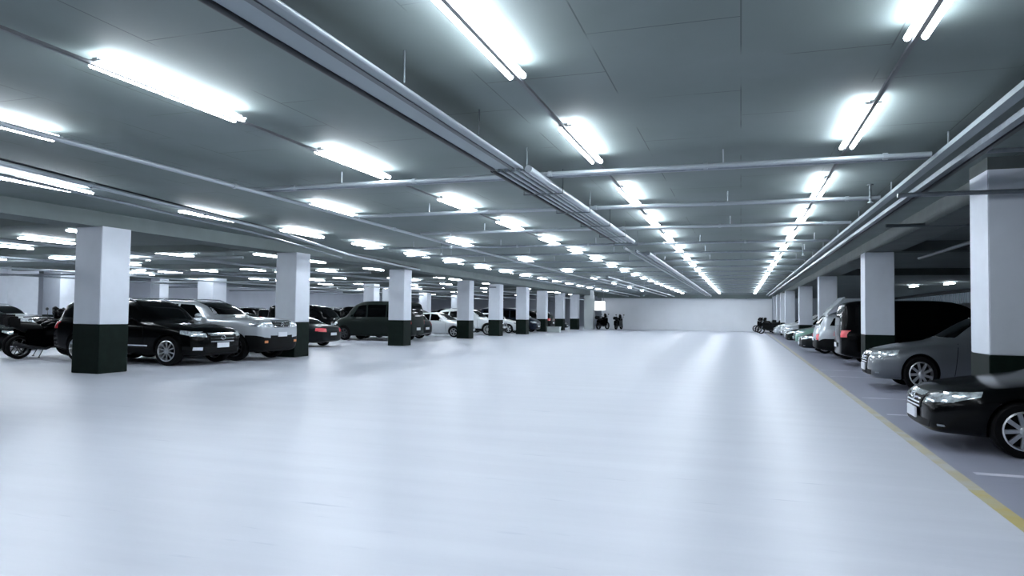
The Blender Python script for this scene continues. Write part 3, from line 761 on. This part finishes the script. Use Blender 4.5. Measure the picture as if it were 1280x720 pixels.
xs = [(42.4, 'white', 'hatch', 0, 'white hatchback between the fourth and fifth left pillars'),
      (47.9, 'white', 'suv', 0, 'white SUV between the fifth and sixth left pillars'),
      (53.5, 'white', 'hatch', 0, 'small white hatchback past the sixth left pillar'),
      (57.0, 'navy', 'van', 0, 'dark navy van before the seventh left pillar'),
      (61.8, 'black', 'suv', PI, 'black SUV just past the seventh left pillar'),
      (67.6, 'navy', 'sedan', 0, 'dark blue sedan just past the eighth left pillar')]
for y, col, kd, rz, lab in xs: place_car(kd, -18.9, y, rz, col, lab, group=gl, scale=1.05)
# deep left hall
gd = 'cars deep in the left hall'
place_car('big', -31.9, 22.6, .12, 'white', 'white SUV at the left edge of the picture, behind the motorcycles', scale=.98, group=gd)
place_car('sedan', -27.2, 18.9, .05, 'black', 'black sedan cut by the left edge of the picture, before the silver car', scale=1.0, group=gd)
dd = [(-33, 31.5, 'graphite', 'sedan'), (-33, 35, 'black', 'hatch'), (-29.5, 44, 'black', 'suv'), (-30.3, 48, 'silver', 'sedan'), (-30, 53, 'graphite', 'van'), (-30.2, 58.4, 'white', 'hatch'), (-30, 66, 'black', 'suv'), (-26, 72.3, 'graphite', 'van'), (-26, 77.3, 'silver', 'sedan'), (-27, 82, 'black', 'suv')]
words = ['nearest', 'second', 'third', 'fourth', 'fifth', 'sixth', 'seventh', 'eighth', 'ninth', 'farthest']
cn = {'graphite': 'dark grey', 'black': 'black', 'silver': 'silver', 'white': 'white'}
kn = {'sedan': 'sedan', 'hatch': 'hatchback', 'suv': 'SUV', 'van': 'van'}
for k, (x, y, col, kd) in enumerate(dd):
    place_car(kd, x, y, 0 if k % 2 else PI, col, '%s %s parked in the back row of the left hall, %s from the camera' % (cn[col], kn[kd], words[k]), group=gd)
# third row of the left hall, mostly glimpsed between pillars
more = [(-24.2, 43.2, 'black', 'van'), (-24.6, 47.6, 'graphite', 'suv'), (-24.4, 52.2, 'navy', 'sedan'), (-24.6, 57.4, 'black', 'van'), (-24.5, 62.5, 'green', 'suv'), (-24.3, 66.6, 'black', 'hatch'),
        (-37, 40, 'graphite', 'van'), (-37, 45, 'black', 'suv'), (-37.5, 50.5, 'silver', 'hatch'), (-37, 56, 'navy', 'van'), (-37, 61.5, 'black', 'suv'), (-37, 68, 'graphite', 'van'), (-37, 74, 'black', 'suv')]
cn.update(navy='dark blue', green='dark green')
for k, (x, y, col, kd) in enumerate(more):
    if k < 6: lab = '%s %s nose to nose behind the left row cars, %s from the camera' % (cn[col], kn[kd], words[k])
    else: lab = '%s %s along the far side of the left hall, %s from the camera' % (cn[col], kn[kd], words[k-6])
    place_car(kd, x, y, PI if k % 2 else 0, col, lab, group=gd)
# right row
place_car('sedan', 4.53, 10.35, PI, 'black', 'black sedan at the right edge with its nose towards the yellow line', sz=(1.0, 1.0, 1.0), group=gr)
place_car('sedan', 5.22, 18.1, PI, 'grey', 'silver-grey sedan nosing out beyond the black sedan on the right', sz=(1.04, 1.02, 1.2), group=gr)
place_car('van', 5.75, 26.1, 0, 'black', 'tall black van parked tail-out with a red tail lamp beside the second right pillar', sz=(1.08, 1.05, 1.12), group=gr, swap_extra={M['red']: M['red_lit']})
hs = place_car('big', 5.25, 30.3, 0, 'silver', 'silver SUV with raised tailgate and pink tail lamp on the right', sz=(1.0, 1.0, 1.02), group=gr, swap_extra={M['red']: M['red_lit']})
# raised tailgate of the silver SUV
bm = bmesh.new()
for (x, z), (x2, z2) in zip([(-2.02, 1.62), (-1.86, 1.82)], [(-1.86, 1.82), (-1.40, 2.28)]):
    vs = [bm.verts.new((px, py, pz)) for px, pz in ((x, z), (x2, z2)) for py in (-.78, .78)]
    bm.faces.new((vs[0], vs[1], vs[3], vs[2]))
bmesh.ops.remove_doubles(bm, verts=bm.verts[:], dist=.001)
r = bmesh.ops.extrude_face_region(bm, geom=bm.faces[:]); bmesh.ops.translate(bm, vec=(-.05, 0, .06), verts=[v for v in r['geom'] if isinstance(v, bmesh.types.BMVert)])
tg = link('tailgate', tomesh(bm, 'tailgate'), P['silver'], hs)
rr = [(34.2, 'graphite', 'sedan', PI), (41.2, 'mint', 'hatch', PI), (44.6, 'green', 'sedan', PI), (52.0, 'silver', 'hatch', PI), (55.0, 'white', 'suv', PI), (60.2, 'silver', 'sedan', PI), (63.0, 'white', 'hatch', PI)]
labs = ['dark grey sedan hidden beyond the silver SUV with raised tailgate', 'pale green hatchback parked beyond the silver SUV on the right', 'dark green sedan just past the pale green hatchback on the right',
        'silver hatchback beyond the fourth right pillar', 'white SUV in the far right row after the silver hatchback', 'silver sedan in the far right row past the fifth pillar', 'white hatchback in the far right row near the motorcycles']
for (y, col, kd, rz), lab in zip(rr, labs): place_car(kd, 5.0 if kd != 'suv' else 5.3, y, rz, col, lab, group=gr, scale=1.04)
for root, _ in protos.values():      # the patterns themselves are not part of the scene
    stack = [root]; al = []
    while stack:
        o = stack.pop(); al.append(o); stack += children(o)
    for o in al: bpy.data.objects.remove(o)

# ------------------------------------------------------------------ motorcycles
def make_moto(name='motorcycle'):
    t = bpy.data.objects.new(name, None); C.objects.link(t)
    bm = bmesh.new(); add_lathe(bm, [(.24, -.06), (.30, -.055), (.315, 0), (.30, .055), (.24, .06)], 'Y', 24, close=True); ty = autosmooth(tomesh(bm, 'wheel'), 40)
    bm = bmesh.new(); add_lathe(bm, [(.245, -.04), (.225, -.04), (.225, .04), (.245, .04)], 'Y', 24, close=True)
    for k in range(6):
        a = k*PI/3; add_tube(bm, [(0, 0, 0), (.23*math.cos(a), 0, .23*math.sin(a))], .013, 6)
    rm = tomesh(bm, 'rim')
    for x in (-.68, .70):
        w = link('wheel', ty, M['tyre'], t, (x, 0, .315)); link('rim', rm, M['rim_dark'], w)
    bm = bmesh.new(); add_tube(bm, [(.70, .07, .31), (.42, .07, .98)], .022); add_tube(bm, [(.70, -.07, .31), (.42, -.07, .98)], .022); link('front_fork', tomesh(bm, 'front_fork', True), M['galv'], t)
    bm = bmesh.new(); add_tube(bm, [(-.28, .38, 1.06), (.30, .33, 1.08), (.40, .0, 1.0), (.30, -.33, 1.08), (.28, -.38, 1.06)], .016); link('handlebar', tomesh(bm, 'handlebar', True), M['black_steel'], t)
    for s in (-1, 1):
        bm = bmesh.new(); add_tube(bm, [(.3, s*.28, 1.08), (.33, s*.34, 1.26)], .008)
        bmesh.ops.create_icosphere(bm, subdivisions=2, radius=1, matrix=Matrix.Translation((.33, s*.36, 1.29)) @ Matrix.Diagonal((.02, .07, .045, 1)))
        link('mirror', tomesh(bm, 'mirror', True), M['black_steel'], t)
    bm = bmesh.new()
    add_tube(bm, [(.42, 0, .82), (.30, 0, .90), (.08, 0, .90), (-.12, 0, .80), (-.2, 0, .76)], [.08, .15, .17, .13, .08], 14); link('fuel_tank', tomesh(bm, 'fuel_tank', True), P['black'], t)
    bm = bmesh.new(); add_tube(bm, [(-.1, 0, .80), (-.3, 0, .80), (-.6, 0, .84), (-.86, 0, .92)], [.10, .14, .12, .05], 12); link('seat', tomesh(bm, 'seat', True), M['plastic'], t)
    bm = bmesh.new(); add_box(bm, (-.2, -.16, .28), (.26, .16, .64), .04); add_tube(bm, [(.30, 0, .84), (.26, 0, .34), (-.22, 0, .3), (-.3, 0, .76)], .03); link('engine', tomesh(bm, 'engine'), M['black_steel'], t)
    bm = bmesh.new(); add_tube(bm, [(.2, -.17, .38), (-.1, -.19, .26), (-.5, -.2, .33), (-.9, -.21, .42)], [.025, .03, .05, .055], 10); link('exhaust', tomesh(bm, 'exhaust', True), M['black_steel'], t)
    bm = bmesh.new(); add_tube(bm, [(-.68, .08, .31), (-.2, .08, .38)], .025); add_tube(bm, [(-.68, -.08, .31), (-.2, -.08, .38)], .025); link('swing_arm', tomesh(bm, 'swing_arm'), M['black_steel'], t)
    bm = bmesh.new(); bmesh.ops.create_icosphere(bm, subdivisions=2, radius=1, matrix=Matrix.Translation((.52, 0, .95)) @ Matrix.Diagonal((.08, .1, .1, 1))); link('headlamp', tomesh(bm, 'headlamp', True), M['lamp'], t)
    bm = bmesh.new(); add_tube(bm, [(.45, 0, 1.05), (.38, 0, 1.22), (.30, 0, 1.34)], [.13, .12, .05], 12); link('windscreen', tomesh(bm, 'windscreen', True), M['glass'], t)
    for s in (-1, 1):
        bm = bmesh.new(); add_box(bm, (-.62, s*.2-.05, .34), (.34, s*.2+.05, .80), .045); add_box(bm, (.34, s*.14-.05, .50), (.56, s*.14+.05, 1.0), .04)
        link('side_fairing', tomesh(bm, 'side_fairing'), P['black'], t)
    bm = bmesh.new(); add_box(bm, (-1.02, -.18, .86), (-.72, .18, 1.14), .05); link('top_box', tomesh(bm, 'top_box'), M['plastic'], t)
    bm = bmesh.new(); add_tube(bm, [(.0, .1, .3), (-.06, .26, .012)], .012); add_tube(bm, [(-.06, .3, .01), (-.06, .22, .01)], .014); link('kickstand', tomesh(bm, 'kickstand'), M['black_steel'], t)
    return t
moto = make_moto(); index_children()
mspots = [(-20.9, 16.4, 1.35, 1.15, 'black motorcycle standing against the tail of the black SUV', 'motorcycles at the left'),
          (-21.75, 16.9, 1.45, 1.2, 'black motorcycle left of the one against the tail of the black SUV', 'motorcycles at the left'),
          (2.2, 74.0, 2.9, 1.1, 'dark motorcycle parked nearest the right end of the far wall', 'motorcycles at the right'),
          (2.3, 71.0, 2.7, 1.1, 'dark motorcycle in front of the one at the right end of the far wall', 'motorcycles at the right'),
          (2.5, 67.5, 2.9, 1.1, 'dark motorcycle nearest the white hatchback on the far right', 'motorcycles at the right'),
          (-13.9, 73.2, 1.2, 1.25, 'dark motorcycle under the hanging white sign', 'motorcycles at the far left'),
          (-12.4, 74.3, 1.4, 1.2, 'dark motorcycle touching the left end of the far wall', 'motorcycles at the far left')]
for i, (x, y, rz, sc, lab, g) in enumerate(mspots):
    o = moto if i == 0 else copy_tree(moto)
    o.location = (x, y, 0); o.rotation_euler = (0, 0, rz); o.scale = (sc,)*3; tag(o, lab, 'motorcycle', g)
# small white crate by the far left pillars
t = thing('crate', 'small pale crate on the floor beside the seventh left pillar', 'crate', (-15.3, 58.2, 0))
box('crate_body', (-.55, -.3, 0), (.55, .3, .42), M['crate'], t, .02)
box('lid', (-.58, -.33, .42), (.58, .33, .48), M['crate'], t, .01)
